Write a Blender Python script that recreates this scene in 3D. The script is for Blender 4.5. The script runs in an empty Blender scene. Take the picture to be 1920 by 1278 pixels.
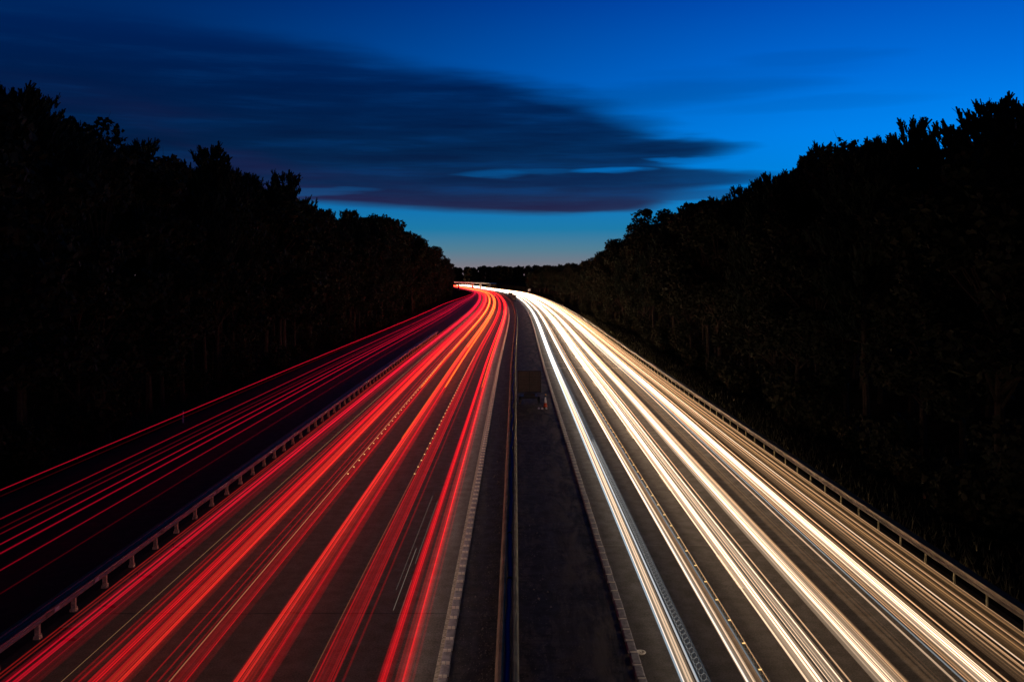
import bpy, math, random
from mathutils import Vector, noise
R = math.radians
C = bpy.context.scene.collection
S = bpy.context.scene
FILL_W = 1.6                                     # watts per square metre of the added lane lights
F = 1667.0                                   # focal length in photo pixels (1920 wide)

# ------------------------------------------------------------------ camera
cd = bpy.data.cameras.new("camera"); cam = bpy.data.objects.new("camera", cd); C.objects.link(cam)
cam.location = (0, 0, 12); cam.rotation_euler = (R(90), 0, 0)
cd.sensor_width = 36; cd.lens = F / 1920 * 36
cd.shift_x = -6 / 1920; cd.shift_y = -125 / 1920
cd.clip_start = 0.1; cd.clip_end = 20000
S.camera = cam
S.view_settings.view_transform = 'Standard'; S.view_settings.look = 'None'
S.view_settings.exposure = 0; S.view_settings.gamma = 1
S.render.engine = 'CYCLES'
S.cycles.use_denoising = True
S.cycles.max_bounces = 5; S.cycles.diffuse_bounces = 2; S.cycles.glossy_bounces = 2
S.cycles.transparent_max_bounces = 48
S.cycles.sample_clamp_indirect = 2.0

# ------------------------------------------------------------------ world: dusk sky with long streaked clouds
def srgb(r, g, b):
    f = lambda c: (c/255/12.92) if c/255 <= .04045 else ((c/255+.055)/1.055)**2.4
    return (f(r), f(g), f(b), 1)
W = bpy.data.worlds.new("World"); S.world = W; W.use_nodes = True
nt = W.node_tree; nt.nodes.clear()
class N:
    """small helper for shader maths"""
    def __init__(s, nt): s.nt = nt
    def node(s, t, **k):
        n = s.nt.nodes.new(t)
        for a, b in k.items(): setattr(n, a, b)
        return n
    def link(s, a, b): s.nt.links.new(a, b)
    def m(s, op, *a):
        n = s.nt.nodes.new('ShaderNodeMath'); n.operation = op
        for i, v in enumerate(a):
            if isinstance(v, (int, float)): n.inputs[i].default_value = v
            else: s.nt.links.new(v, n.inputs[i])
        return n.outputs[0]
    def step(s, v, lo, hi, t0=0., t1=1.):
        n = s.nt.nodes.new('ShaderNodeMapRange'); n.interpolation_type = 'SMOOTHSTEP'
        s.nt.links.new(v, n.inputs[0])
        for i, x in enumerate((lo, hi, t0, t1)): n.inputs[i+1].default_value = x
        return n.outputs[0]
    def mix(s, f, a, b, blend='MIX'):
        n = s.nt.nodes.new('ShaderNodeMix'); n.data_type = 'RGBA'; n.blend_type = blend
        for i, v in ((0, f), (6, a), (7, b)):
            if isinstance(v, (int, float, tuple)): n.inputs[i].default_value = v
            else: s.nt.links.new(v, n.inputs[i])
        return n.outputs[2]
    def ramp(s, v, pts, interp='LINEAR'):
        n = s.nt.nodes.new('ShaderNodeValToRGB'); cr = n.color_ramp; cr.interpolation = interp
        while len(cr.elements) < len(pts): cr.elements.new(.5)
        for e, (p, c) in zip(cr.elements, pts): e.position = p; e.color = c
        s.nt.links.new(v, n.inputs[0]); return n.outputs[0]
    def noise(s, vec, scale, detail=3, rough=.5, dist=0):
        n = s.nt.nodes.new('ShaderNodeTexNoise'); n.inputs['Scale'].default_value = scale
        n.inputs['Detail'].default_value = detail; n.inputs['Roughness'].default_value = rough
        n.inputs['Distortion'].default_value = dist
        if vec is not None: s.nt.links.new(vec, n.inputs['Vector'])
        return n.outputs[0]
    def xyz(s, x, y, z):
        n = s.nt.nodes.new('ShaderNodeCombineXYZ')
        for i, v in enumerate((x, y, z)):
            if isinstance(v, (int, float)): n.inputs[i].default_value = v
            else: s.nt.links.new(v, n.inputs[i])
        return n.outputs[0]
w = N(nt)
tc = w.node('ShaderNodeTexCoord'); sep = w.node('ShaderNodeSeparateXYZ'); w.link(tc.outputs['Generated'], sep.inputs[0])
X, Y, Z = sep.outputs
phi = w.m('ARCTAN2', X, Y)                                   # azimuth, 0 down the road, + to the right
the = w.m('ARCSINE', Z)                                      # elevation
# clear dusk sky: teal-grey glow at the horizon, azure, deep blue overhead
el = w.m('MULTIPLY', the, 2.0)
base = w.ramp(el, [(0.0, srgb(140, 120, 128)), (.025, srgb(116, 122, 134)), (.055, srgb(82, 126, 148)), (.10, srgb(30, 122, 168)),
                   (.19, srgb(0, 120, 202)), (.30, srgb(0, 114, 208)), (.42, srgb(0, 94, 190)), (.60, srgb(0, 64, 158)), (.75, srgb(0, 30, 84)), (1.0, srgb(0, 12, 34))])
azl = w.step(phi, -.55, .52, .27, 1.38)                      # brighter to the right where the sun went down
low = w.step(the, .03, .14, 0., 1.)
gain = w.m('ADD', 1.0, w.m('MULTIPLY', low, w.m('SUBTRACT', azl, 1.0)))
back = w.step(Y, -.45, .75, .22, 1.)                         # the sky behind the camera is already night
gain = w.m('MULTIPLY', gain, back)
def A(u, v):
    p = math.atan((u-966)/F); return p, math.atan((514-v)/F*math.cos(p))
# warp with horizontally stretched noise
st = w.xyz(w.m('MULTIPLY', phi, 2.2), w.m('MULTIPLY', w.m('ADD', the, w.m('MULTIPLY', phi, .04)), 17.), 3.7)
n1 = w.noise(st, 1.0, 4, .55)
st2 = w.xyz(w.m('MULTIPLY', phi, 5.), w.m('MULTIPLY', the, 60.), 9.1)
n2 = w.noise(st2, 1.0, 4, .6)
pw = w.m('ADD', phi, w.m('MULTIPLY', w.m('SUBTRACT', n1, .5), .22))
tw = w.m('ADD', w.m('ADD', the, w.m('MULTIPLY', w.m('SUBTRACT', n1, .5), .035)), w.m('MULTIPLY', w.m('SUBTRACT', n2, .5), .014))
def ell(u, v, au, av, wt=1., soft=.55):
    p, t = A(u, v)
    a = w.m('DIVIDE', w.m('SUBTRACT', pw, p), au/F); b = w.m('DIVIDE', w.m('SUBTRACT', tw, t), av/F)
    r = w.m('ADD', w.m('MULTIPLY', a, a), w.m('MULTIPLY', b, b))
    return w.m('MULTIPLY', w.step(r, soft, 1.12, 1., 0.), wt)
inv = None
for e in [(220, 225, 720, 195, .95, .55), (600, 290, 620, 165, .96, .4), (860, 235, 400, 88, .97, .4), (960, 285, 400, 52, .97, .35), (860, 345, 500, 62, .97, .5),
          (1150, 283, 260, 28, .92, .3), (1205, 332, 300, 25, .88, .3), (1000, 375, 300, 36, .95, .5), (740, 372, 320, 42, .9, .4),
          (1250, 178, 320, 24, .26, .0), (1530, 108, 190, 17, .15, .0), (1500, 200, 240, 15, .13, .0), (1400, 140, 260, 18, .10, .0), (1340, 360, 150, 12, .5, .1), (330, 95, 430, 48, .72, .2), (1110, 440, 40, 4, .3, .1)]:
    d = w.m('SUBTRACT', 1.0, ell(*e)); inv = d if inv is None else w.m('MULTIPLY', inv, d)
den = w.m('SUBTRACT', 1.0, inv)
for e in [(1120, 322, 80, 6, .65, .0), (1190, 318, 60, 4, .3, .0), (910, 330, 80, 7, .35, .0), (980, 324, 110, 5, .2, .0), (610, 356, 110, 6, .28, .0), (1280, 298, 90, 5, .5, .0)]:
    den = w.m('MULTIPLY', den, w.m('SUBTRACT', 1.0, ell(*e)))
bot = math.atan((514-402)/F)
edge = w.m('ADD', bot, w.m('MULTIPLY', w.m('MINIMUM', phi, 0.06), -.050))
edge = w.m('SUBTRACT', w.m('ADD', the, w.m('MULTIPLY', w.m('SUBTRACT', n2, .5), .010)), edge)
den = w.m('MULTIPLY', den, w.step(edge, -.004, .006))
den = w.m('MULTIPLY', den, w.step(n2, .15, .75, 1.03, .90))
den = w.m('MINIMUM', den, 1.0)
cl = w.ramp(w.m('MULTIPLY', the, 2.6), [(0.0, srgb(40, 34, 62)), (.18, srgb(37, 35, 70)), (.26, srgb(13, 36, 76)), (.36, srgb(4, 31, 70)), (.52, srgb(0, 29, 76)), (.8, srgb(0, 42, 110))])
pur = w.m('MULTIPLY', w.step(phi, -.42, .10, 1., 0.), w.m('MULTIPLY', w.step(the, .07, .22, 1., 0.), w.step(n1, .42, .62)))
cl = w.mix(w.m('MULTIPLY', pur, .75), cl, srgb(42, 30, 74))
cl = w.mix(w.m('MULTIPLY', w.step(n2, .5, .72), .30), cl, srgb(4, 56, 118))
cgain = w.m('MULTIPLY', back, w.step(phi, -.6, .5, .78, 1.1))
skyc = w.node('ShaderNodeVectorMath', operation='SCALE'); w.link(base, skyc.inputs[0]); w.link(gain, skyc.inputs['Scale'])
clc = w.node('ShaderNodeVectorMath', operation='SCALE'); w.link(cl, clc.inputs[0]); w.link(cgain, clc.inputs['Scale'])
fin = w.mix(den, skyc.outputs[0], clc.outputs[0])
fin = w.mix(w.step(the, -.03, 0.0, 1., 0.), fin, (.004, .005, .008, 1))
bg = w.node('ShaderNodeBackground'); w.link(fin, bg.inputs[0]); bg.inputs[1].default_value = 1.0
wo = w.node('ShaderNodeOutputWorld'); w.link(bg.outputs[0], wo.inputs[0])

# ------------------------------------------------------------------ road geometry
def sm(t): t = max(0., min(1., t)); return t*t*(3-2*t)
def cx(y): return .5*sm((y-100)/120) - max(0., y-230)**2/10400.
def zr(y): return -2.5*sm((y-450)/450)
def ys(a, b, near=6):
    out = [a]
    while out[-1] < b:
        y = out[-1]; out.append(min(b, y + max(near, y*.06)))
    return out

# ------------------------------------------------------------------ materials
def mat(name, col, rough=.8, spec=.3, metal=0., bump=0., bscale=20., var=0., vscale=3.):
    m = bpy.data.materials.new(name); m.use_nodes = True
    n = N(m.node_tree); b = m.node_tree.nodes['Principled BSDF']
    b.inputs['Roughness'].default_value = rough; b.inputs['Metallic'].default_value = metal
    b.inputs['Specular IOR Level'].default_value = spec
    tcn = n.node('ShaderNodeTexCoord')
    c = (*col, 1)
    if var:
        f = n.noise(tcn.outputs['Object'], vscale, 5, .6)
        d = tuple(x*(1-var) for x in col)+(1,); l = tuple(min(1, x*(1+var)) for x in col)+(1,)
        n.link(n.mix(n.step(f, .3, .7), d, l), b.inputs['Base Color'])
    else: b.inputs['Base Color'].default_value = c
    if bump:
        f = n.noise(tcn.outputs['Object'], bscale, 4, .6)
        bn = n.node('ShaderNodeBump'); bn.inputs['Strength'].default_value = bump; bn.inputs['Distance'].default_value = .02
        n.link(f, bn.inputs['Height']); n.link(bn.outputs[0], b.inputs['Normal'])
    return m
def asphalt(name, col, joints=(), tracks=0., dirt=0., grain=1., dust=False):
    m = bpy.data.materials.new(name); m.use_nodes = True
    n = N(m.node_tree); b = m.node_tree.nodes['Principled BSDF']
    g = n.node('ShaderNodeNewGeometry'); P = g.outputs['Position']
    sp = n.node('ShaderNodeSeparateXYZ'); n.link(P, sp.inputs[0])
    fine = n.noise(P, 17, 5, .85); mid = n.noise(P, 1.6, 6, .7)
    stv = n.xyz(n.m('MULTIPLY', sp.outputs[0], 1.7), n.m('MULTIPLY', sp.outputs[1], .05), 0); lon = n.noise(stv, 1.5, 4, .6)
    c = n.mix(n.step(fine, .36, .66), tuple(x*.35 for x in col)+(1,), tuple(x*1.8 for x in col)+(1,))
    c = n.mix(n.m('MULTIPLY', n.step(mid, .35, .75), .3), c, tuple(x*.55 for x in col)+(1,))
    c = n.mix(n.m('MULTIPLY', n.step(lon, .4, .7), .3), c, tuple(x*1.5 for x in col)+(1,))
    if dirt:
        st3 = n.xyz(n.m('MULTIPLY', sp.outputs[0], 1.6), n.m('MULTIPLY', sp.outputs[1], .35), 5)
        dn = n.noise(st3, 1.1, 7, .72, .8)
        c = n.mix(n.m('MULTIPLY', n.step(dn, .48, .60), dirt), c, (.105, .080, .052, 1))
        d2 = n.noise(P, 3.1, 6, .7)
        c = n.mix(n.m('MULTIPLY', n.step(d2, .52, .60), dirt), c, (.006, .005, .004, 1))
        gr = n.noise(P, 9, 2, .5)
        c = n.mix(n.step(gr, .68, .73), c, (.22, .18, .13, 1))
        rip = n.noise(n.xyz(n.m('MULTIPLY', sp.outputs[0], .8), n.m('MULTIPLY', sp.outputs[1], 6), 2), 1.3, 3, .6)
        c = n.mix(n.m('MULTIPLY', n.step(rip, .5, .62), .45*dirt), c, (.018, .012, .009, 1))
    if dust:
        du = n.noise(n.xyz(n.m('MULTIPLY', sp.outputs[0], 1.1), n.m('MULTIPLY', sp.outputs[1], .22), 8), 1.0, 6, .68, .6)
        dm = n.m('MULTIPLY', n.step(sp.outputs[0], .7, 3.2), n.step(du, .38, .62))
        c = n.mix(n.m('MULTIPLY', dm, .8), c, (.24, .18, .115, 1))
    for y0, wdt, dark in joints:
        wob = n.m('MULTIPLY', n.m('SUBTRACT', n.noise(n.xyz(sp.outputs[0], 0, y0), 1.2, 3), .5), .25)
        d = n.m('ABSOLUTE', n.m('SUBTRACT', n.m('ADD', sp.outputs[1], wob), y0))
        c = n.mix(n.step(d, wdt*.6, wdt, .85, 0.), c, dark)
    n.link(c, b.inputs['Base Color'])
    rr = n.step(mid, .3, .7, .55, .8); n.link(rr, b.inputs['Roughness'])
    b.inputs['Specular IOR Level'].default_value = .35
    bn = n.node('ShaderNodeBump'); bn.inputs['Strength'].default_value = .6*grain; bn.inputs['Distance'].default_value = .012
    n.link(fine, bn.inputs['Height']); n.link(bn.outputs[0], b.inputs['Normal'])
    return m
DK = (.006, .005, .004, 1); LT = (.35, .30, .24, 1)
M = {}
M['road_left'] = asphalt('old tarmac', (.068, .060, .050), [(31.5, .05, DK), (49.5, .05, DK), (92, .08, DK)])
M['road_right'] = asphalt('dark tarmac', (.052, .043, .034), [(134.6, .22, LT), (121.3, .22, LT), (114.0, .25, LT), (88.0, .10, (.16, .13, .1, 1)), (70.5, .07, (.16, .13, .1, 1)), (67.6, .07, (.16, .13, .1, 1)), (39.4, .05, (.10, .09, .07, 1))])
M['median'] = asphalt('muddy tarmac', (.022, .018, .014), dirt=.9, grain=1.6, dust=True)
M['margin'] = asphalt('gravelly tarmac', (.042, .031, .022), dirt=.5, grain=1.3)
M['slip'] = asphalt('slip road tarmac', (.024, .022, .020))
M['soil'] = mat('verge soil', (.035, .030, .022), 1., .0, bump=.8, bscale=4, var=.5, vscale=.8)
M['grass'] = mat('dry grass', (.085, .078, .045), .9, .1, var=.4)
M['concrete'] = mat('concrete strip', (.16, .145, .12), .85, .2, bump=.3, var=.25, vscale=2)
M['kerb'] = mat('grey kerb unit', (.33, .31, .34), .75, .3, bump=.3, bscale=30, var=.25, vscale=6)
M['kerb_lip'] = mat('pale kerb lip', (.85, .78, .68), .5, .4)
M['paint'] = mat('worn road paint', (.38, .34, .27), .7, .3, bump=.3, var=.5, vscale=9)
M['barrier'] = mat('dull tan steel', (.40, .37, .26), .85, .1, metal=0, bump=.15, bscale=12, var=.25, vscale=1.2)
M['steel'] = mat('galvanised steel', (.30, .25, .20), .5, .5, metal=.2, bump=.15, bscale=12, var=.25, vscale=1.2)
M['post'] = mat('weathered post', (.62, .56, .34), .7, .3, bump=.2, bscale=25, var=.35, vscale=9)
M['tag'] = mat('white plate', (.62, .62, .66), .5, .4)
M['hose'] = mat('purple duct', (.26, .09, .62), .6, .2, bump=.2, bscale=30)
M['dark'] = mat('dark painted metal', (.03, .028, .03), .5, .4, var=.3)
M['panel'] = mat('grey brown panel', (.07, .058, .052), .55, .4, var=.2, vscale=4)
M['rubber'] = mat('black rubber', (.015, .015, .016), .8, .2)
M['orange'] = mat('orange plastic', (.55, .07, .02), .5, .4)
M['white'] = mat('white reflective sleeve', (.70, .66, .68), .5, .4)
M['amber'] = mat('amber lens', (.75, .35, .05), .3, .5)
M['bark'] = mat('bark', (.045, .034, .027), .95, .1, bump=.8, bscale=14, var=.4, vscale=5)
M['bridge'] = mat('bridge concrete', (.55, .48, .42), .8, .2, bump=.2, bscale=3, var=.2)
def leafmat(name, a, b_):
    m = bpy.data.materials.new(name); m.use_nodes = True
    n = N(m.node_tree); b = m.node_tree.nodes['Principled BSDF']
    g = n.node('ShaderNodeNewGeometry'); oi = n.node('ShaderNodeObjectInfo')
    f = n.noise(g.outputs['Position'], .55, 3, .6)
    c = n.mix(n.step(f, .35, .68), (*a, 1), (*b_, 1))
    c = n.mix(n.m('MULTIPLY', oi.outputs['Random'], .45), c, tuple(x*.55 for x in a)+(1,))
    n.link(c, b.inputs['Base Color']); b.inputs['Roughness'].default_value = .85
    b.inputs['Specular IOR Level'].default_value = .12
    return m
M['needle'] = leafmat('pine needles', (.020, .031, .025), (.034, .046, .032))
M['leaf'] = leafmat('autumn leaves', (.022, .028, .019), (.038, .038, .023))
M['shrub'] = leafmat('shrub leaves', (.022, .025, .015), (.038, .034, .018))

# glowing streaks: colour and power per streak are stored on its vertices; power is raised with distance to imitate lamps seen more head-on far off
def glow(name, far, top, near):
    m = bpy.data.materials.new(name); m.use_nodes = True
    n = N(m.node_tree); m.node_tree.nodes.remove(m.node_tree.nodes['Principled BSDF'])
    at = n.node('ShaderNodeAttribute', attribute_name='glow', attribute_type='GEOMETRY')
    g = n.node('ShaderNodeNewGeometry'); sp = n.node('ShaderNodeSeparateXYZ'); n.link(g.outputs['Position'], sp.inputs[0])
    k = n.m('MINIMUM', n.m('ADD', near, n.m('POWER', n.m('DIVIDE', sp.outputs[1], far), 1.35)), top)
    em = n.node('ShaderNodeEmission'); n.link(at.outputs['Color'], em.inputs[0]); n.link(k, em.inputs[1])
    tr = n.node('ShaderNodeBsdfTransparent'); ad = n.node('ShaderNodeAddShader')
    n.link(em.outputs[0], ad.inputs[0]); n.link(tr.outputs[0], ad.inputs[1])
    n.link(ad.outputs[0], m.node_tree.nodes['Material Output'].inputs['Surface'])
    return m
M['red_glow'] = glow('tail light glow', 55., 9.0, .42)
M['white_glow'] = glow('headlight glow', 52., 6.5, .32)

# ------------------------------------------------------------------ mesh helpers
class MB:
    def __init__(s): s.v = []; s.f = []; s.mi = []; s.mats = []; s.cur = 0; s.attr = None
    def use(s, m):
        if m not in s.mats: s.mats.append(m)
        s.cur = s.mats.index(m)
    def face(s, *i): s.f.append(i); s.mi.append(s.cur)
    def box(s, x0, x1, y0, y1, z0, z1):
        b = len(s.v)
        for z in (z0, z1):
            for x, y in ((x0, y0), (x1, y0), (x1, y1), (x0, y1)): s.v.append((x, y, z))
        for q in ((3, 2, 1, 0), (4, 5, 6, 7), (0, 1, 5, 4), (1, 2, 6, 5), (2, 3, 7, 6), (3, 0, 4, 7)): s.face(*[b+k for k in q])
    def loft(s, rings, cap=True, closed=True):
        b = len(s.v); n = len(rings[0])
        for r in rings: s.v.extend(r)
        for i in range(len(rings)-1):
            for j in range(n if closed else n-1):
                k = (j+1) % n
                s.face(b+i*n+j, b+i*n+k, b+(i+1)*n+k, b+(i+1)*n+j)
        if cap and closed:
            s.face(*[b+j for j in range(n)][::-1]); s.face(*[b+(len(rings)-1)*n+j for j in range(n)])
    def tube(s, pts, rads, n=8, cap=True):
        rings = []
        for i, p in enumerate(pts):
            p = Vector(p); a = Vector(pts[max(0, i-1)]); c = Vector(pts[min(len(pts)-1, i+1)])
            t = (c-a).normalized(); u = t.cross(Vector((.03, .02, 1)) if abs(t.z) < .9 else Vector((1, .02, 0))).normalized(); v = t.cross(u)
            r = rads[i] if isinstance(rads, (list, tuple)) else rads
            rings.append([tuple(p+u*math.cos(2*math.pi*k/n)*r+v*math.sin(2*math.pi*k/n)*r) for k in range(n)])
        s.loft(rings, cap)
    def lathe(s, prof, cxy=(0, 0), n=16):
        rings = [[(cxy[0]+r*math.cos(2*math.pi*k/n), cxy[1]+r*math.sin(2*math.pi*k/n), z) for k in range(n)] for r, z in prof]
        s.loft(rings)
    def build(s, name, material=None, parent=None, smooth=False):
        me = bpy.data.meshes.new(name); me.from_pydata(s.v, [], s.f)
        if material is not None: me.materials.append(material)
        else:
            for m in s.mats: me.materials.append(m)
            me.polygons.foreach_set('material_index', s.mi)
        if s.attr:
            a = me.attributes.new('glow', 'FLOAT_COLOR', 'POINT')
            a.data.foreach_set('color', [c for q in s.attr for c in q])
        if smooth: me.polygons.foreach_set('use_smooth', [True]*len(me.polygons))
        me.update()
        o = bpy.data.objects.new(name, me); C.objects.link(o)
        if parent is not None: o.parent = parent
        return o
def tag(o, label, cat, group=None, kind=None):
    if label: o['label'] = label
    if cat: o['category'] = cat
    if group: o['group'] = group
    if kind: o['kind'] = kind
    return o
def empty(name, loc, rz=0.):
    o = bpy.data.objects.new(name, None); C.objects.link(o); o.location = loc; o.rotation_euler = (0, 0, rz); o.empty_display_size = .3
    return o
def copy_tree(o, parent=None):
    c = o.copy(); C.objects.link(c)
    if parent is not None: c.parent = parent
    for ch in KIDS.get(o.name, []): copy_tree(ch, c)
    return c
KIDS = {}
def kids(root, lst): KIDS[root.name] = lst

# ------------------------------------------------------------------ ground, roads
def hill(x, y):
    """ground height for an offset x from the road axis"""
    z = zr(y)
    if x < -27.5: z += 3.4*sm((-27.5-x)/16) + .5*noise.noise(Vector((x*.12, y*.1, 0)))*min(1, (-27.5-x)/5)
    elif x > 19: z += 4.2*sm((x-19)/20) + .5*noise.noise(Vector((x*.12, y*.1, 4)))*min(1, (x-19)/5)
    return z
g = MB()
xs = [-3000, -1200, -500, -260, -140, -90, -70, -58, -50, -45, -41, -38, -35.5, -33, -31, -29.3, -28, -27, -8, 8, 18, 19.5, 21, 23, 25, 27.5, 30, 33, 36, 40, 45, 52, 62, 80, 120, 200, 350, 700, 1500, 3000]
yy = [-300, -60, -20] + ys(0, 1300, 4) + [1600, 2200, 3500, 6000, 9000]
rings = [[(x+cx(min(y, 1300)), y, hill(x, y)-.03) for x in xs] for y in yy]
g.loft(rings, closed=False)
tag(g.build('ground', M['soil'], smooth=True), None, None, kind='structure')
def strip(name, x0, x1, y0, y1, dz, m, f0=None, f1=None):
    b = MB(); Y_ = ys(y0, y1)
    b.loft([[((f0(y) if f0 else x0)+cx(y), y, zr(y)+dz), ((f1(y) if f1 else x1)+cx(y), y, zr(y)+dz)] for y in Y_], closed=False)
    return tag(b.build(name, m), None, None, kind='structure')
strip('road', -15.9, -2.3, -20, 1250, 0, M['road_left'])
strip('road_margin', -2.3, -.5, -20, 1250, 0, M['margin'])
strip('road', 3.6, 17.35, -20, 1250, 0, M['road_right'])
strip('median', -.5, 3.6, -20, 1250, 0, M['median'])
def merge(y): return sm((y-300)/270)
strip('slip_road', 0, 0, -20, 600, -.012, M['slip'], lambda y: -27.6+11.2*merge(y), lambda y: -15.9)
# worn dashes between the first two lanes of the near right carriageway
for y0, y1 in ((34, 38), (49.4, 53.2), (65, 69), (79.8, 84), (95, 99), (110.5, 114.5), (126, 130), (141, 145)):
    b = MB(); b.loft([[(8.56+cx(y), y, .004), (8.76+cx(y), y, .004)] for y in (y0, (y0+y1)/2, y1)], closed=False)
    tag(b.build('lane_marking', M['paint']), None, None, kind='structure')
# edge line, pale beyond the kerb units in the far bend
b = MB(); b.loft([[(-2.42+cx(y), y, zr(y)+.004), (-2.24+cx(y), y, zr(y)+.004)] for y in ys(20, 1100)], closed=False)
tag(b.build('edge_line', M['paint']), None, None, kind='structure')
# concrete strip at the foot of the near guardrail, its bolted end visible
b = MB(); b.use(M['concrete'])
Y_ = ys(30.2, 175)
b.loft([[(-15.5+cx(y), y, -.02), (-14.78+cx(y), y, -.02), (-14.78+cx(y), y, .035), (-15.5+cx(y), y, .035)] for y in Y_])
b.use(M['dark'])
for x in (-15.36, -15.15, -14.92):
    for y in (30.32, 30.62): b.lathe([(.028, .034), (.028, .045), (.0, .046)], (x, y), 8)
tag(b.build('concrete_strip'), None, None, kind='structure')
# rows of raised kerb units on both sides of the median
def kerb(x, y0, y1, pitch, lips, h):
    b = MB(); y = y0; rng = random.Random(int(x*10)+50)
    while y < y1:
        c = cx(y)+x+rng.uniform(-.012, .012); zz = zr(y); L = pitch*.78; w_ = .14
        b.use(M['kerb'])
        r = []
        for yy_, hh in ((y, h*.72), (y+.03, h*.84), (y+L-.05, h*.97), (y+L, h*.86)):
            r.append([(c-w_, yy_, zz-.01), (c+w_, yy_, zz-.01), (c+w_, yy_, zz+hh*.8), (c+w_-.03, yy_, zz+hh), (c-w_+.03, yy_, zz+hh), (c-w_, yy_, zz+hh*.8)])
        b.loft(r)
        if y < 260:
            b.use(M['kerb_lip'])
            if lips == 2:
                for s_ in (-1, 1): b.box(c+s_*.066-.055, c+s_*.066+.055, y+L-.09, y+L-.01, zz+h*.9, zz+h*1.65)
            else: b.box(c-w_+.02, c+w_-.02, y+L-.05, y+L-.005, zz+h*.8, zz+h*1.12)
        y += pitch
    return tag(b.build('kerb'), None, None, kind='structure')
kerb(-2.14, 20.2, 420, .905, 2, .10)
kerb(3.72, 20.0, 440, .905, 1, .15)

# ------------------------------------------------------------------ guardrails and the median barrier
def sweep(b, prof, y0, y1, near=6):
    b.loft([[(x+cx(y), y, z+zr(y)) for x, z in prof] for y in ys(y0, y1, near)])
def boxprof(x0, x1, z0, z1, c=.02):
    return [(x0, z0), (x1, z0), (x1, z0+(z1-z0)*.35), (x1-c if x1 > x0 else x1+c, (z0+z1)/2), (x1, z1-(z1-z0)*.25), (x1-.02, z1), (x0+.02, z1), (x0, z1-.03)]
root = empty('guardrail', (0, 0, 0)); tag(root, 'tan posted double beam guardrail between the red trails and the slip road', 'guardrail')
b = MB(); sweep(b, boxprof(-15.80, -15.60, .53, .74), 18, 176, 8); 
for k in range(33):
    y = 20+4.8*k; b.box(-15.597+cx(y), -15.585+cx(y), y, y+.42, .545, .665); b.box(-15.78+cx(y), -15.63+cx(y), y, y+.42, .741, .752)
b.build('near_beam', M['steel'], root)
b = MB(); sweep(b, boxprof(-16.18, -15.98, .53, .74), 18, 176, 8); b.build('far_beam', M['steel'], root)
def post_mesh(x, y, w_, d, h, base):
    b = MB(); X_ = x+cx(y); z = zr(y)
    b.loft([[(X_-w_, y-d, z), (X_+w_, y-d, z), (X_+w_, y+d, z), (X_-w_, y+d, z)], [(X_-w_*.9, y-d, z+h), (X_+w_*.9, y-d, z+h), (X_+w_*.9, y+d, z+h), (X_-w_*.9, y+d, z+h)]])
    if base: b.loft([[(X_-w_*1.5, y-d*1.6, z-.01), (X_+w_*1.5, y-d*1.6, z-.01), (X_+w_*1.5, y+d*1.6, z-.01), (X_-w_*1.5, y+d*1.6, z-.01)], [(X_-w_*1.3, y-d*1.4, z+.10), (X_+w_*1.3, y-d*1.4, z+.16), (X_+w_*1.3, y+d*1.4, z+.16), (X_-w_*1.3, y+d*1.4, z+.10)]])
    return b
y = 29.3-2.4*4
while y < 175:
    post_mesh(-15.74, y, .075, .06, .528, True).build('post', M['post'], root); y += 2.4
for y in (30.1, 33.0, 46, 61): 
    b = MB(); b.box(-15.595+cx(y), -15.585+cx(y), y, y+.30, .57, .69); b.build('number_plate', M['tag'], root)
# right guardrail
root = empty('guardrail', (0, 0, 0)); tag(root, 'brown lit guardrail with thin posts along the right verge of the white trails', 'guardrail')
b = MB(); sweep(b, [(17.38, .44), (17.0, .44), (16.97, .52), (17.02, .58), (16.97, .64), (17.0, .75), (17.36, .75), (17.40, .6)], 18, 620, 8); b.build('beam', M['steel'], root)
y = 32.15-2.4*5; k = 0
rest = MB()
while y < 600:
    pm = post_mesh(17.06, y, .035, .03, .438, False)
    if k < 99: pm.build('post', M['post'], root)
    else:
        o_ = len(rest.v); rest.v += pm.v; rest.f += [tuple(i+o_ for i in f) for f in pm.f]
    y += 2.4; k += 1
o = rest.build('post', M['post'], root); o['kind'] = 'stuff'
for y in (82, 92, 108, 130):
    b = MB(); b.box(16.955+cx(y), 16.965+cx(y), y, y+.16, .60, .76); b.build('reflector', M['tag'], root)
# median barrier
root = empty('median_barrier', (0, 0, 0)); tag(root, 'twin beam median barrier with a purple duct lying between its beams', 'barrier')
b = MB(); sweep(b, [(-.36, .46), (-.34, .70), (-.40, .735), (-.50, .70), (-.585, .58), (-.57, .46)], 15, 900, 8); b.build('left_beam', M['barrier'], root)
b = MB(); sweep(b, [(-.10, .46), (.10, .46), (.115, .58), (.06, .70), (-.03, .735), (-.09, .70)], 15, 900, 8); b.build('right_beam', M['barrier'], root)
rest = MB(); y = 18.; k = 0
while y < 700:
    pm = post_mesh(-.23, y, .05, .05, .45, False)
    if k < 99: pm.build('post', M['post'], root)
    else:
        o_ = len(rest.v); rest.v += pm.v; rest.f += [tuple(i+o_ for i in f) for f in pm.f]
    y += 2.4; k += 1
o = rest.build('post', M['post'], root); o['kind'] = 'stuff'
pts = []; y = 15.
while y < 330:
    a = .02+.05*sm((y-45)/25)
    pts.append((-.225+cx(y)+a*math.sin(y*.62+1.2*math.sin(y*.11))+.015*math.sin(y*1.7), y, .60+.02*math.sin(y*.9)+zr(y))); y += .7 if y < 140 else 2.5
b = MB(); b.tube(pts, .085, 8); hose = b.build('cable_duct', M['hose'], None, True)
tag(hose, 'wavy purple plastic duct laid along the top of the median barrier', 'duct')
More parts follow.
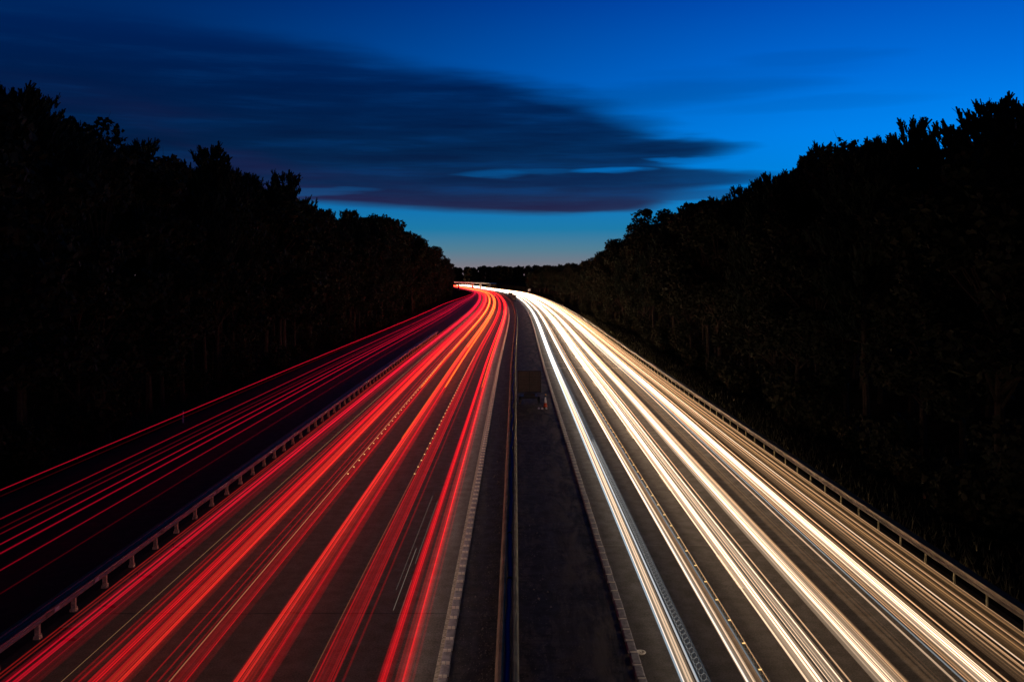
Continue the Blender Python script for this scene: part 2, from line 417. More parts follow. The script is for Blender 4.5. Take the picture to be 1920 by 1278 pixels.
for y in (39, 33.2, 58, 77, 80):
    b = MB(); x = -.225+cx(y)+(.02+.05*sm((y-45)/25))*math.sin(y*.62+1.2*math.sin(y*.11))
    b.tube([(x, y, .60), (x, y+.12, .60)], .10, 10); b.build('coupling', M['rubber'], hose)

# ------------------------------------------------------------------ objects on the median
def sign_trailer(x, y, s=1.):
    r = empty('sign_trailer', (x, y, zr(y)))
    L = []
    b = MB(); b.box(-1.0, 1.0, -.10, .12, 1.15, 3.0); L.append(b.build('sign_case', M['panel'], r))
    b = MB()
    b.box(-1.08, 1.08, -.16, .16, 3.003, 3.09); b.box(-1.08, 1.08, -.16, .16, 1.06, 1.147)
    b.box(-1.08, -1.003, -.16, .16, 1.15, 3.0); b.box(1.003, 1.08, -.16, .16, 1.15, 3.0)
    b.box(-.035, .035, -.15, -.103, 1.15, 3.0); L.append(b.build('case_frame', M['dark'], r))
    b = MB()
    for z in (1.35, 1.52, 1.72, 1.86, 2.02, 2.2, 2.5):
        b.box(-.96, -.06, -.135, -.103, z, z+.035); b.box(.06, .96, -.135, -.103, z, z+.035)
    L.append(b.build('louvre', M['dark'], r))
    b = MB(); b.box(-.75, .75, -.5, .9, .52, .72); b.box(-.06, .06, .9, 2.1, .55, .65); b.box(-.5, .5, -.35, .55, .724, 1.02); b.box(-.10, .10, -.07, .08, 1.022, 1.058)
    L.append(b.build('chassis', M['dark'], r))
    for s_ in (-1, 1):
        b = MB(); n = 20
        prof = [(.17, -.09), (.27, -.10), (.32, -.06), (.32, .06), (.27, .10), (.17, .09)]
        b.loft([[(s_*.88+o_, .2+rr*math.cos(2*math.pi*k/n), .325+rr*math.sin(2*math.pi*k/n)) for k in range(n)] for rr, o_ in prof])
        L.append(b.build('wheel', M['rubber'], r))
        for yy_ in (-.45, .85):
            b = MB(); b.tube([(s_*.70, yy_, .56), (s_*.86, yy_, .02)], .03, 6); b.box(s_*.86-.1, s_*.86+.1, yy_-.1, yy_+.1, 0, .025)
            L.append(b.build('stabiliser_leg', M['dark'], r))
    kids(r, L); return r
t0 = sign_trailer(1.32, 82.5)
tag(t0, 'nearest louvred sign trailer standing on the muddy median beside the barrier', 'sign trailer', 'sign trailers parked on the median')
for y, dx, lb in ((385, 1.15, 'middle one of three median sign trailers, the lower of the two seen against white glare'),
                  (435, 1.25, 'farthest of three median sign trailers, the upper left one seen against white glare')):
    c = copy_tree(t0); c.location = (dx+cx(y), y, zr(y)); c['label'] = lb
# cone with lamp
def cone(x, y):
    r = empty('traffic_cone', (x, y, 0)); L = []
    b = MB(); b.loft([[(-.24, -.24, 0), (.24, -.24, 0), (.24, .24, 0), (-.24, .24, 0)], [(-.22, -.22, .05), (.22, -.22, .05), (.22, .22, .05), (-.22, .22, .05)]]); L.append(b.build('base', M['rubber'], r))
    b = MB(); b.lathe([(.20, .052), (.175, .10), (.12, .42), (.0, .422)]); L.append(b.build('cone_body', M['orange'], r, True))
    b = MB(); b.lathe([(.128, .425), (.06, .93), (.0, .935)]); L.append(b.build('reflective_sleeve', M['white'], r, True))
    b = MB(); b.lathe([(.06, .937), (.09, .95), (.09, 1.06), (.04, 1.08), (0, 1.081)]); lamp = b.build('warning_lamp', M['dark'], r); L.append(lamp)
    b = MB(); b.box(-.03, .09, -.03, .03, 1.083, 1.22); b.build('lens', M['amber'], lamp)
    kids(r, L); return r
tag(cone(2.72, 80.2), 'orange and white cone with a warning lamp beside the nearest sign trailer', 'traffic cone')
b = MB()
for dx, dy, r_ in ((-.35, .1, .10), (-.05, .0, .12), (.32, .15, .09)):
    b.lathe([(r_, 0), (r_*.9, .1), (r_*.4, .16), (0, .17)], (dx, dy), 9)
o = b.build('sandbag', M['white']); o.location = (2.45, 79.1, 0); tag(o, 'small pale ballast bag lying at the foot of the traffic cone', 'sandbag')
# ring-shaped cover
b = MB(); b.lathe([(.15, 0), (.165, .02), (.16, .04), (.12, .045), (.10, .03), (.10, .012), (.0, .01)], n=20); b.lathe([(.03, .012), (.03, .05), (0, .055)], n=10)
o = b.build('ring_cover', M['kerb_lip'], None, True); o.location = (3.98, 28.2, .004)
tag(o, 'small round metal ring cover on tarmac beside the right kerb units', 'metal ring')
# pale posts / reflector posts
def marker(x, y, z0, h, lab, w_=.06):
    r = empty('marker_post', (x+cx(y), y, z0))
    b = MB(); b.loft([[(-w_, -.03, -.1), (w_, -.03, -.1), (w_, .03, -.1), (-w_, .03, -.1)], [(-w_, -.03, h), (w_, -.03, h), (w_, .03, h+.05), (-w_, .03, h+.05)]]); b.build('post', M['tag'], r)
    b = MB(); b.box(-w_*.7, w_*.7, -.04, -.032, h-.28, h-.08); b.build('reflector', M['amber'], r)
    return tag(r, lab, 'marker post')
marker(-26.9, 72, 0, .92, 'small pale marker post on the verge beyond the slip road trails')
marker(18.2, 330, hill(18.2, 330), 1.1, 'thin marker post on the far right verge behind the guardrail')
def sign(x, y, lab):
    r = empty('road_sign', (x+cx(y), y, hill(x, y)))
    for s_ in (-.5, .5):
        b = MB(); b.tube([(s_, .05, -.1), (s_, .05, 2.9)], .05, 8); b.build('pole', M['steel'], r)
    b = MB(); b.box(-.75, .75, -.02, 0, 1.7, 3.0); b.build('sign_panel', M['tag'], r)
    return tag(r, lab, 'road sign')
sign(18.8, 560, 'small pale sign plate on two poles above the far white trails')
# bolted stubs on the road by the left guardrail
sb = MB(); sb.box(-.30, .30, -.05, .05, 0, .03); sb.tube([(-.26, 0, .03), (-.30, .05, .16)], .022, 6); sb.tube([(-.1, 0, .035), (.26, -.02, .06)], .02, 6)
s0 = sb.build('anchor_stub', M['dark'])
for i, (y, lb) in enumerate(((29.2, 'dark bolted metal stub by the cut end of the concrete strip'), (32.1, 'dark metal stub on the road, second from the strip end'),
                             (35.3, 'dark metal stub on the road, third from the strip end'), (39.0, 'dark metal stub on the road, farthest of the four'))):
    o = s0 if i == 0 else s0.copy()
    if i: C.objects.link(o)
    o.location = (-14.72, y, .006); tag(o, lb, 'metal stub', 'stubs beside the left guardrail')
# amber road studs; lens emission is added to imitate a retroreflected glint
ml = bpy.data.materials.new('stud lens with glint glow'); ml.use_nodes = True; bs = ml.node_tree.nodes['Principled BSDF']
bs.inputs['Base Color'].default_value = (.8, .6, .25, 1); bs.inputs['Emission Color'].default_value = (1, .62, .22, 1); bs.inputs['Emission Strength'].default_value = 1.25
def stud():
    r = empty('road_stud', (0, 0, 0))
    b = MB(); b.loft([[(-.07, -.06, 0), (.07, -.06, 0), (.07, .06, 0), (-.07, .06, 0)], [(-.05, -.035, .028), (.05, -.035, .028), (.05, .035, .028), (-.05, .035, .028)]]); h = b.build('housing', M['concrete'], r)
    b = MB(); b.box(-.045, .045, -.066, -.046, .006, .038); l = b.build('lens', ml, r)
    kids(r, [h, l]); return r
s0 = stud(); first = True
rows = [(-6.04, 53.5, 130, 'amber reflective road stud in the row between the middle and right red lanes', 'studs between the middle and right red lanes'),
        (-10.05, 53.5, 120, 'amber reflective road stud glinting through the red streaks of the left lane line', 'studs on the left lane line of the red carriageway'),
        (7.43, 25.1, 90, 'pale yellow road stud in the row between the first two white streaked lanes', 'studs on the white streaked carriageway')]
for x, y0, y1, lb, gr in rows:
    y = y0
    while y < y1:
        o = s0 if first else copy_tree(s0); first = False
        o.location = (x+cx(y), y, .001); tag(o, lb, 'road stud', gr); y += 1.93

# ------------------------------------------------------------------ bridge far down the road
br = empty('road_bridge', (0, 0, 0)); tag(br, 'low concrete bridge crossing the far bend over all the trails', 'bridge')
P0 = Vector((-60., 735.)); P1 = Vector((-23., 905.)); d = (P1-P0).normalized(); nrm = Vector((-d.y, d.x))
def bp(t, o_, z): p = P0.lerp(P1, t)+nrm*o_; return (p.x, p.y, z)
def slab(t0, t1, o0, o1, z0, z1, name, m, dz=-3.0):
    b = MB(); r = []
    for t in (t0, t1):
        k = dz*t
        r.append([bp(t, o0, z0+k), bp(t, o1, z0+k), bp(t, o1, z1+k), bp(t, o0, z1+k)])
    b.loft(r); return b.build(name, m, br)
slab(-.35, 1.08, 0, 9, 5.1, 5.9, 'deck', M['bridge']); slab(-.35, 1.08, -.45, -.003, 5.2, 6.2, 'parapet', M['bridge']); slab(-.35, 1.08, 9.003, 9.45, 5.2, 6.2, 'parapet', M['bridge'])
slab(1.083, 1.25, -1, 10, -4, 6.0, 'abutment', M['soil'])
for t, wd in ((.60, .006), (.77, .006)): slab(t-wd, t+wd, 1.5, 3.0, -5, 5.09, 'pier', M['bridge'])
for t in (.30, .97): slab(t-.004, t+.004, .6, 1.5, -5, 5.09, 'column', M['dark'])
b = MB(); q = bp(.80, -.7, 3.6); b.tube([q, (q[0], q[1], 9.3)], .16, 6); b.box(q[0]-.45, q[0]+.45, q[1]-.1, q[1]+.1, 8.5, 9.6); b.build('mast', M['dark'], br)

# ------------------------------------------------------------------ light trails
# added unseen area lights facing down on the lanes, standing in for departing cars' headlamps
for i, (x, e, wd) in enumerate(((-8.6, .16, 12.6), (-8.15, .60, 1.6))):
    for y0, y1, k in ((14, 120, 1.0), (120, 300, 1.1)):
        ld = bpy.data.lights.new('fill_light', 'AREA'); ld.shape = 'RECTANGLE'; ld.size = wd; ld.size_y = y1-y0
        ld.color = (1.0, .80, .56); ld.energy = FILL_W*e*k*(y1-y0)*wd
        lo = bpy.data.objects.new('fill_light', ld); C.objects.link(lo); lo.location = (x, (y0+y1)/2, .80)
# added unseen strip lights either side, tilted to brighten kerbs, barrier and median
for x, sd, col, e in ((-3.2, 1, (1.0, .84, .68), .95), (4.9, -1, (1.0, .74, .46), .65)):
    for y0, y1 in ((14, 120), (120, 330)):
        ld = bpy.data.lights.new('fill_light', 'AREA'); ld.shape = 'RECTANGLE'; ld.size = .35; ld.size_y = y1-y0
        ld.color = col; ld.energy = FILL_W*e*(y1-y0)*.35*3
        lo = bpy.data.objects.new('fill_light', ld); C.objects.link(lo); lo.location = (x, (y0+y1)/2, .85); lo.rotation_euler = (0, -sd*R(48), 0)
RED = (1.0, .002, .012); DRED = (1.0, .004, .030); CORAL = (1.0, .026, .018); ORG = (1.0, .15, .006); MAG = (1.0, .003, .038)
CREAM = (1.0, .70, .46); WARM = (1.0, .56, .28); COOL = (.62, .82, 1.0); WHITE = (1.0, .86, .68); TAN = (1.0, .52, .22)
YT = ys(14, 60, 9)+ys(64, 1150, 12)[0:]
def strand(b, x, wd, z, col, p, ph, wob=.05, y0=14, y1=1150, hz=None, xf=None):
    hz = hz or min(.05, wd); n0 = len(b.v); r = []
    for y in YT:
        if y < y0 or y > y1: continue
        xx = (xf(x, y) if xf else x)+cx(y)+wob*(math.sin(y*.021+ph)+.5*math.sin(y*.047+ph*2.3))
        zz = zr(y)+z
        r.append([(xx-wd/2, y, zz), (xx, y, zz-hz/2), (xx+wd/2, y, zz), (xx, y, zz+hz/2)])
    b.loft(r)
    b.attr = (b.attr or []) + [(col[0]*p, col[1]*p, col[2]*p, 1)]*(len(b.v)-n0)
def band(label, group, glowm, spec, z, seed,  xf=None, lines=0, cols=None, ptop=1., y0=14, y1=1150):
    """spec: list of (x0, x1, colour, power): soft base streaks, plus fine bright filaments"""
    rng = random.Random(seed); b = MB()
    y00 = y0
    for x0, x1, col, p, *yo in spec:
        y0 = yo[0] if yo else y00
        if glowm is M['red_glow']: p *= .58
        W_ = x1-x0; n = max(1, int(W_/.062))
        ph = rng.uniform(0, 6)
        if W_ > .12:
            strand(b, (x0+x1)/2, W_*1.12, z-.04, col, p*.19, ph, .02, y0, y1, .10, xf)
            strand(b, (x0+x1)/2, W_*.62, z-.03, col, p*.11, ph, .02, y0, y1, .10, xf)
        for i in range(n):
            t = (i+.5)/n; e = .45+.55*math.sin(math.pi*t)
            q = p*e*rng.choice((.08, .25, .5, .8, 1.35, 1.7))
            strand(b, x0+W_*t+rng.uniform(-.03, .03), rng.uniform(.022, .07) if W_ > .12 else W_, z+rng.choice((0, 0, .18))+rng.uniform(-.1, .1), col, q if W_ > .12 else p, ph+rng.uniform(-.35, .35), .03, y0, y1, None, xf)
    o = b.build('light_trail', glowm); tag(o, label, 'light trail', group); return o
GR = 'red tail light trails on the left carriageway'
rg, wg = M['red_glow'], M['white_glow']
band('dim wide crimson trail nearest the left guardrail', GR, rg, [(-14.36, -14.31, CORAL, .17), (-14.16, -14.10, CORAL, .15), (-14.02, -13.1, DRED, .17)], .85, 1)
band('single hair-thin tan trail between the two left lane red trails', GR, rg, [(-12.525, -12.508, TAN, .24)], .7, 2)
band('broad bright red trail with orange core right of the thin tan trail', GR, rg, [(-12.15, -11.85, RED, .13), (-11.75, -11.25, RED, .36), (-11.1, -10.6, CORAL, .26), (-11.15, -10.75, RED, .24), (-10.95, -10.92, ORG, .22), (-10.7, -10.67, ORG, .22)], .85, 3)
band('lone thin red trail left of the middle lane red trail', GR, rg, [(-10.22, -10.17, RED, .20)], .85, 4)
band('dark red speckled trail with a tan filament over the left lane studs', GR, rg, [(-9.6, -8.85, RED, .20), (-9.36, -9.33, TAN, .30), (-9.36, -9.30, ORG, .8, 78), (-9.0, -8.92, ORG, .6, 120), (-9.5, -9.42, ORG, .5, 170)], .85, 5)
band('brightest coral trail of the left carriageway, in its middle lane', GR, rg, [(-7.75, -7.15, CORAL, .40), (-7.05, -6.75, RED, .34), (-7.72, -7.62, ORG, .22, 60), (-7.0, -6.93, ORG, 1.2, 84), (-7.45, -7.33, ORG, .7, 130)], .85, 6)
band('deep red trail just right of the middle row of road studs', GR, rg, [(-5.65, -5.0, RED, .24), (-5.72, -5.69, TAN, .08), (-4.75, -4.68, RED, .08)], .85, 7)
band('red trail nearest the pale kerb units', GR, rg, [(-3.8, -3.45, RED, .30), (-3.32, -2.95, RED, .40), (-2.85, -2.78, DRED, .08), (-3.62, -3.6, CORAL, .3), (-3.34, -3.28, ORG, .35, 84)], .85, 8)
# faint broken white streaks in the lane nearest the median
b = MB()
for x, y0, y1, p in ((-4.42, 33, 47, .03), (-4.25, 31, 38, .07), (-4.05, 36, 46, .035), (-3.98, 30, 34, .03)):
    n0 = len(b.v); b.loft([[(x-.012+.004*(y-y0), y, .3), (x+.004*(y-y0), y, .288), (x+.012+.004*(y-y0), y, .3), (x+.004*(y-y0), y, .312)] for y in (y0, (y0+y1)/2, y1)])
    b.attr = (b.attr or [])+[(WHITE[0]*p, WHITE[1]*p, WHITE[2]*p, 1)]*(len(b.v)-n0)
tag(b.build('light_trail', wg), 'faint broken silver scratches of light between the two right lane red trails', 'light trail', GR)
# slip road
def sx(x, y): return x+(-14.0-x)*.80*merge(y)
GS = 'thin crimson trails on the slip road'
for i, (x, p, wd, lb) in enumerate(((-26.66, .42, .055, 'topmost crimson trail, farthest out on the slip road'), (-25.9, .04, .04, 'faint hairline trail under the topmost slip road trail'),
        (-23.5, .26, .05, 'crimson slip road trail below the wide dark gap'), (-22.6, .07, .05, 'very dim slip road trail in the middle of the bundle'),
        (-22.1, .15, .06, 'soft dull crimson slip road trail in mid bundle'), (-21.3, .38, .06, 'bright crimson slip road trail, upper of the close bright pair'),
        (-20.6, .40, .09, 'thickest magenta red slip road trail, lower of the close bright pair'), (-19.45, .28, .055, 'lowest bright slip road trail'), (-18.0, .07, .04, 'faintest slip road trail, closest to the guardrail'))):
    b = MB(); strand(b, x, wd, .85, MAG, p*.27, i*1.1, .03, 14, 620, None, sx)
    strand(b, x, wd*2.2, .85, MAG, p*.05, i*1.1, .03, 14, 620, None, sx)
    tag(b.build('light_trail', rg), lb, 'light trail', GS)
GW = 'white headlight trails on the right carriageway'
def wx(x, y): return x+.35*sm((y-35)/60)*sm((x-7)/3)*(1-sm((x-13)/2.5))
band('innermost white trail, blue edged with a cream core, nearest the median kerb', GW, wg, [(4.60, 4.70, COOL, .26), (4.74, 5.04, CREAM, .50), (5.07, 5.14, COOL, .26), (5.16, 5.42, COOL, .03)], .65, 21, wx)
band('slim white trail with blue edge, left of the yellowish row of studs', GW, wg, [(6.30, 6.37, COOL, .28), (6.42, 6.62, CREAM, .50), (6.68, 6.86, WARM, .20), (6.88, 6.93, COOL, .12)], .65, 22, wx)
band('single yellow hairline trail over the studs of the white carriageway', GW, wg, [(7.10, 7.13, TAN, .34)], .65, 23, wx)
band('brilliant twin white trail in the middle of the white carriageway', GW, wg, [(8.22, 8.68, CREAM, .85), (8.80, 9.2, CREAM, .52), (9.3, 9.36, WARM, .30)], .68, 24, wx)
band('wide cream trail right of the brilliant twin trail', GW, wg, [(10.06, 10.7, CREAM, .62), (10.7, 11.0, WARM, .32), (11.4, 11.62, WARM, .12)], .68, 25, wx)
band('narrow white trail standing alone between two wide cream trails', GW, wg, [(12.22, 12.30, CREAM, .34), (12.33, 12.38, COOL, .20)], .68, 26, wx)
band('brightest wide trail of the outer lane of the white carriageway', GW, wg, [(12.75, 12.9, WARM, .35), (12.92, 13.42, CREAM, .95), (13.45, 13.6, WARM, .3), (13.74, 13.80, WARM, .30)], .68, 27, wx)
band('dull brown trail between the outer lane trail and the sharp pale pair', GW, wg, [(14.05, 14.3, WARM, .10), (14.35, 14.58, WARM, .16)], .68, 28, wx)
band('sharp pale pair of lines on the outer edge of the white carriageway', GW, wg, [(14.63, 14.68, CREAM, .55), (14.74, 14.78, WARM, .35), (14.85, 15.15, TAN, .10)], .68, 29, wx)
band('outermost brown and gold trails running close by the right guardrail', GW, wg, [(15.22, 15.5, TAN, .10), (15.36, 15.40, WARM, .30), (15.62, 15.66, WARM, .16), (15.70, 15.98, TAN, .07), (16.0, 16.03, WARM, .30)], .68, 30, wx)
# scalloped vibration trails of loose lamps
def scallop(x, y0, y1, amp, p, lb, col=(.75, .72, .66)):
    b = MB(); pts = []; y = y0; n = 0
    while y < y1:
        a = 2*math.pi*n/9; r_ = amp
        pts.append((x+r_*(math.sin(a)), y+.10*math.cos(a), .42+.10*math.cos(a))); n += 1; y += .36/9
    b.tube(pts, .007, 3, False)
    b.attr = [(col[0]*p, col[1]*p, col[2]*p, 1)]*len(b.v)
    tag(b.build('light_trail', wg), lb, 'light trail', GW)
scallop(5.42, 23, 62, .10, .13, 'grey scalloped trail curling along the right side of the innermost white trail')
scallop(7.18, 23, 50, .07, .09, 'small dark looping trail beside the row of studs', (.7, .6, .45))

# ------------------------------------------------------------------ trees
def quad(b, c, u, v):
    n = len(b.v); b.v += [tuple(c-u-v), tuple(c+u-v), tuple(c+u*.6+v), tuple(c-u*.6+v)]; b.f.append((n, n+1, n+2, n+3)); b.mi.append(0)
def rv(rng):
    while 1:
        v = Vector((rng.uniform(-1, 1), rng.uniform(-1, 1), rng.uniform(-1, 1)))
        if .05 < v.length < 1: return v.normalized()
def trunk_mesh(rng, h, r, lean=.3):
    b = MB(); n = 7; px = rng.uniform(-lean, lean); py = rng.uniform(-lean, lean)
    pts = [(px*(i/n)**2+.08*math.sin(i*1.7), py*(i/n)**2, h*i/n-.4*(i == 0)) for i in range(n+1)]
    b.tube(pts, [r*(1-.8*i/n)*(1.35 if i == 0 else 1) for i in range(n+1)], 7); return b, pts
def shoot(b, rng, p, ax, L):
    """a candle-like pine shoot: needles in a brush round a short axis"""
    ax = ax.normalized()
    for k in range(7):
        a = (rv(rng)*.42+ax).normalized(); s_ = a.cross(rv(rng)).normalized()
        quad(b, p+ax*L*rng.uniform(.05, .65)+a*L*.2, s_*L*.085, a*L*.38)
def pine(seed, h, spread, base=.35, dens=1.):
    rng = random.Random(seed); tb, tp = trunk_mesh(rng, h*.97, .26)
    cb = MB(); lv = int(15*dens); 
    for i in range(lv):
        t = base+(1-base)*(i+.3)/lv
        zz = h*t; reach = spread*(math.sin(math.pi*min(1, .18+(t-base)/(1-base)*.80))**.8)*rng.uniform(.75, 1.15)+.25
        nb = 4+int(reach)
        for j in range(nb):
            a = rng.uniform(0, 6.283); d_ = Vector((math.cos(a), math.sin(a), rng.uniform(.1, .45)))
            L = reach*rng.uniform(.65, 1.12); p0 = Vector((tp[-1][0]*t, tp[-1][1]*t, zz))
            p1 = p0+d_*L+Vector((0, 0, .12*L))
            if L > .8: tb.tube([tuple(p0), tuple(p0.lerp(p1, .55)+Vector((0, 0, -.06*L))), tuple(p1)], [.055, .035, .012], 4)
            for k in range(int(5+6*L*dens)):
                q = p0.lerp(p1, rng.uniform(.3, 1.05)**.7)+rv(rng)*.42*min(1.4, .4+L*.3)
                shoot(cb, rng, q, Vector((d_.x*.35, d_.y*.35, 1)), rng.uniform(.5, 1.05))
    for k in range(10): shoot(cb, rng, Vector((tp[-1][0], tp[-1][1], h-.9+.11*k))+rv(rng)*.14, Vector((0, 0, 1)), .7)
    return tb, cb
def broad(seed, h, spread, base=.28, n=8500, leaf=.125):
    rng = random.Random(seed); tb, tp = trunk_mesh(rng, h*.72, .24)
    cb = MB(); clumps = []
    for i in range(34):
        t = rng.uniform(base, .97); a = rng.uniform(0, 6.283)
        rr = spread*math.sqrt(max(.05, 1-((t-.58)/.46)**2))*rng.uniform(.35, .95)
        c = Vector((rr*math.cos(a), rr*math.sin(a), h*t)); clumps.append((c, rng.uniform(.7, 1.7)))
        s_ = Vector((0, 0, h*t*.62)); m_ = s_.lerp(c, .5)+Vector((0, 0, .3))
        tb.tube([tuple(s_), tuple(m_), tuple(c)], [.09, .05, .015], 4)
    for i in range(n):
        c, r_ = rng.choice(clumps); d_ = rv(rng); d_.z *= .75
        q = c+d_*r_*rng.uniform(.45, 1.08)**.7
        u = rv(rng); v = u.cross(rv(rng)).normalized(); l = leaf*rng.uniform(.6, 1.5)
        quad(cb, q, u*l, v*l)
    for i in range(80):
        c, r_ = rng.choice(clumps); d_ = rv(rng); d_.z = abs(d_.z)
        e = c+d_*r_*1.25; tb.tube([tuple(c), tuple(e)], [.018, .006], 3)
    return tb, cb
def shrub(seed, h, spread, n=1500):
    rng = random.Random(seed); tb = MB(); cb = MB()
    for i in range(9):
        a = rng.uniform(0, 6.283); e = Vector((math.cos(a)*spread*.8, math.sin(a)*spread*.8, h*rng.uniform(.6, 1)))
        tb.tube([(0, 0, -.2), (e.x*.35, e.y*.35, e.z*.6), tuple(e)], [.045, .03, .008], 4)
        for k in range(n//9):
            t = rng.uniform(.2, 1.05); q = e*t+rv(rng)*spread*.42*rng.random()**.5; q.z = abs(q.z)
            u = rv(rng); v = u.cross(rv(rng)).normalized(); l = rng.uniform(.06, .16); quad(cb, q, u*l, v*l)
    return tb, cb
PROTO = []
def proto(name, tbcb, lm, cat):
    r = empty(name, (0, 0, 0)); tb, cb = tbcb
    t_ = tb.build('trunk' if cat == 'tree' else 'stem', M['bark'], r); c_ = cb.build('crown' if cat == 'tree' else 'foliage', M[lm], r)
    kids(r, [t_, c_]); PROTO.append(r); r['category'] = cat; return r
PN = [proto('pine_tree', pine(11, 21, 3.6), 'needle', 'tree'), proto('pine_tree', pine(12, 21, 3.0, .40), 'needle', 'tree'),
      proto('pine_tree', pine(13, 21, 2.6, .30, 1.1), 'needle', 'tree'), proto('pine_tree', pine(14, 21, 4.2, .45), 'needle', 'tree')]
BR = [proto('broadleaf_tree', broad(21, 16, 4.2), 'leaf', 'tree'), proto('broadleaf_tree', broad(22, 16, 3.6, .2), 'leaf', 'tree'), proto('broadleaf_tree', broad(23, 16, 4.8, .3, 9500), 'leaf', 'tree')]
SH = [proto('shrub', shrub(31, 2.4, 1.5), 'shrub', 'shrub'), proto('shrub', shrub(32, 3.2, 1.9, 1900), 'shrub', 'shrub')]
used = set()
def place(p, x, y, top, label, group, sc=None, rel=True, rng=random):
    """stand a copy at offset x from the road axis with its top at height top (metres)"""
    base = {id(PN[0]): 22, id(PN[1]): 22, id(PN[2]): 22, id(PN[3]): 22}.get(id(p), 16)
    o = p if id(p) not in used else copy_tree(p); used.add(id(p))
    g_ = hill(x, y); xx = x+cx(y)
    s_ = sc if sc else (top-g_)/base
    o.location = (xx, y, g_-.05); w_ = rng.uniform(.9, 1.15)
    o.scale = (s_*w_, s_*w_, s_) if not sc else (s_, s_, s_)
    o.rotation_euler = (0, 0, rng.uniform(0, 6.283)); o['label'] = label; o['group'] = group
    return o
def interp(tab, u):
    for (a, b_), (c, d_) in zip(tab, tab[1:]):
        if a <= u <= c: return b_+(d_-b_)*(u-a)/(c-a)
    return tab[0][1] if u < tab[0][0] else tab[-1][1]
# real tree-top heights along each edge of the wood (distance along the road, height in metres)
TL = [(20, 25), (40, 25), (52, 26.5), (58, 26), (66, 25), (80, 25.8), (98, 26.2), (115, 26.9), (130, 27.4), (150, 26.4), (176, 25.7), (235, 26.6), (300, 26.6), (400, 24.6), (500, 22), (650, 20)]
TR = [(30, 24), (55, 23), (64, 24.5), (75, 23.5), (85, 25), (100, 25.2), (112, 24), (135, 23.8), (155, 23.6), (170, 23.2), (195, 22.8), (212, 21.8), (232, 20.8), (250, 21.0), (310, 19.5), (400, 17.5), (520, 17.5), (700, 18)]
rng = random.Random(5)
def wood(side, tab, x0, lab_p, lab_b, gp):
    for row, (off, ya, yb, step, hf) in enumerate(((0, 26, 640, 5.2, .80), (5.5, 30, 640, 5.6, 1.0), (12, 40, 330, 7.5, 1.03))):
        y = ya+rng.uniform(0, 3)
        while y < yb:
            x = side*(x0+off+rng.uniform(-1.3, 1.3)+(0 if y < 300 else (y-300)*.004))
            far = y > 150
            pinep = rng.random() < (.25 if row == 0 else .85)
            top = interp(tab, y)*hf*rng.uniform(.88, 1.02)
            if row == 0: top = interp(tab, y)*rng.uniform(.55, .88)
            p = rng.choice(PN if pinep else BR)
            place(p, x, y, top, lab_p if pinep else lab_b, gp+(' pines' if pinep else ' broadleaf trees'), rng=rng)
            y += step*rng.uniform(.75, 1.25)*(1+max(0, y-120)*.004)
wood(-1, TL, 31.5, 'dark pine in the wood on the left, beyond the slip road', 'dark leafy tree in the wood on the left, beyond the slip road', 'left wood')
wood(1, TR, 24.5, 'black pine in the wood on the right, behind the guardrail', 'black leafy tree in the wood on the right, behind the guardrail', 'right wood')
# trees that stand out on the skyline
place(PN[3], -33.6, 60.5, 24.9, 'tallest bushy pine at the far left edge, rising highest above the wood', 'left wood pines', rng=rng)
place(PN[0], -33.4, 98, 26.4, 'rounded pine crown standing above the left wood, midway along its skyline', 'left wood pines', rng=rng)
place(PN[1], -31.0, 119, 26.0, 'spindly see-through pine poking up from the sloping left skyline', 'left wood pines', rng=rng)
place(BR[2], 35, 226, 30.3, 'big rounded crown standing alone where the right wood drops to the horizon', 'right wood broadleaf trees', rng=rng).scale = (1.75, 1.6, 1.56)
place(PN[0], 36, 104, 27.5, 'pine with raised candles forming the first peak of the right skyline', 'right wood pines', rng=rng)
place(PN[2], 34, 63, 24.1, 'tall pine at the top right edge of the photo', 'right wood pines', rng=rng)
# shrubs along the foot of both woods
for side, x0, n_, lb, gp in ((-1, 28.6, 46, 'low shrub at the foot of the left wood', 'shrubs under the left wood'), (1, 20.6, 46, 'low shrub on the bank behind the right guardrail', 'shrubs under the right wood')):
    for i in range(n_):
        y = 24+i*i*.16+i*2.2+rng.uniform(-1, 1)
        place(rng.choice(SH), side*(x0+rng.uniform(0, 3.2)), y, 0, lb, gp, sc=rng.uniform(.6, 1.35), rng=rng)
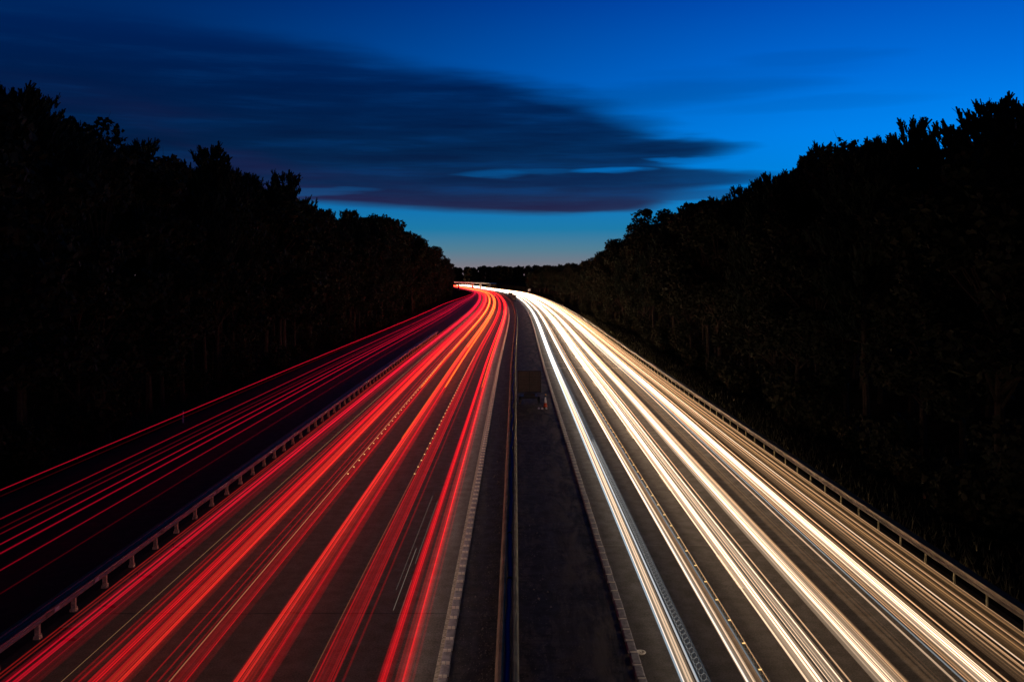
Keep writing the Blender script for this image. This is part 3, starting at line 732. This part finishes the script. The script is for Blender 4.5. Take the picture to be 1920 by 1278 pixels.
# rough grass on the verges: one uncountable mass
b = MB()
for i in range(26000):
    s_ = -1 if rng.random() < .62 else 1
    y = 22+rng.random()**1.7*260; x = -28.0-rng.random()**1.3*9 if s_ < 0 else 18.2+rng.random()**1.4*8
    z = hill(x, y)-.03; h = rng.uniform(.18, .6); a = rng.uniform(0, 3.14); w_ = rng.uniform(.02, .05); dx, dy = rng.uniform(-.2, .2), rng.uniform(-.2, .2)
    k = len(b.v); X_ = x+cx(y)
    b.v += [(X_-w_*math.cos(a), y-w_*math.sin(a), z), (X_+w_*math.cos(a), y+w_*math.sin(a), z), (X_+dx, y+dy, z+h)]; b.f.append((k, k+1, k+2)); b.mi.append(0)
tag(b.build('grass', M['grass']), 'rough dry grass on the verges under both woods', 'grass', kind='stuff')
# loose stones and litter of the central reservation: one uncountable mass
b = MB(); rng = random.Random(9)
for i in range(5200):
    y = 22+rng.random()**1.6*90
    x = rng.choice((rng.uniform(-1.9, -.62), rng.uniform(-1.2, -.62), .2+abs(rng.gauss(0, 1.1)), rng.uniform(1.6, 3.5)))
    if x > 3.5: continue
    r_ = rng.uniform(.008, .026)*(1 if rng.random() < .93 else 2.2); k = len(b.v); a = rng.uniform(0, 6.28); X_ = x+cx(y)
    b.v += [(X_+r_*math.cos(a+q*2.09)*rng.uniform(.7, 1.3), y+r_*math.sin(a+q*2.09)*rng.uniform(.7, 1.6), -.002) for q in range(3)]+[(X_, y, r_*1.1)]
    for q in ((0, 1, 3), (1, 2, 3), (2, 0, 3)): b.face(*[k+t for t in q])
M['stone'] = mat('loose stones', (.20, .165, .12), .9, .2, var=.5, vscale=5)
tag(b.build('gravel', M['stone']), 'loose stones and grit scattered along the central reservation', 'gravel', kind='stuff')
# far-off wood closing the valley beyond the bridge
b = MB(); rng = random.Random(77)
for i in range(150):
    x = -260+i*3.7+rng.uniform(-3, 3); y = 1180+rng.uniform(-50, 90)+max(0, x)*.2
    top = 22.0+2.8*noise.noise(Vector((x*.02, 1, 0)))+1.8*noise.noise(Vector((x*.08, 3, 0)))+(2.5 if x > 60 else 0)
    for k in range(120):
        q = Vector((x, y, 0))+rv(rng)*rng.uniform(1, 5.2); q.z = top-abs(rng.gauss(0, 1))*5-(q.x-x)**2*.10
        u = rv(rng); v = u.cross(rv(rng)).normalized(); l = rng.uniform(.5, 1.3); quad(b, q, u*l, v*l)
        q.x += rng.uniform(-1.5, 1.5); q.z = rng.uniform(-4, top-2.5); quad(b, q, u*1.7, v*1.7)
tag(b.build('far_wood', M['leaf']), 'low dark wood on the horizon beyond the bridge', 'wood', kind='stuff')
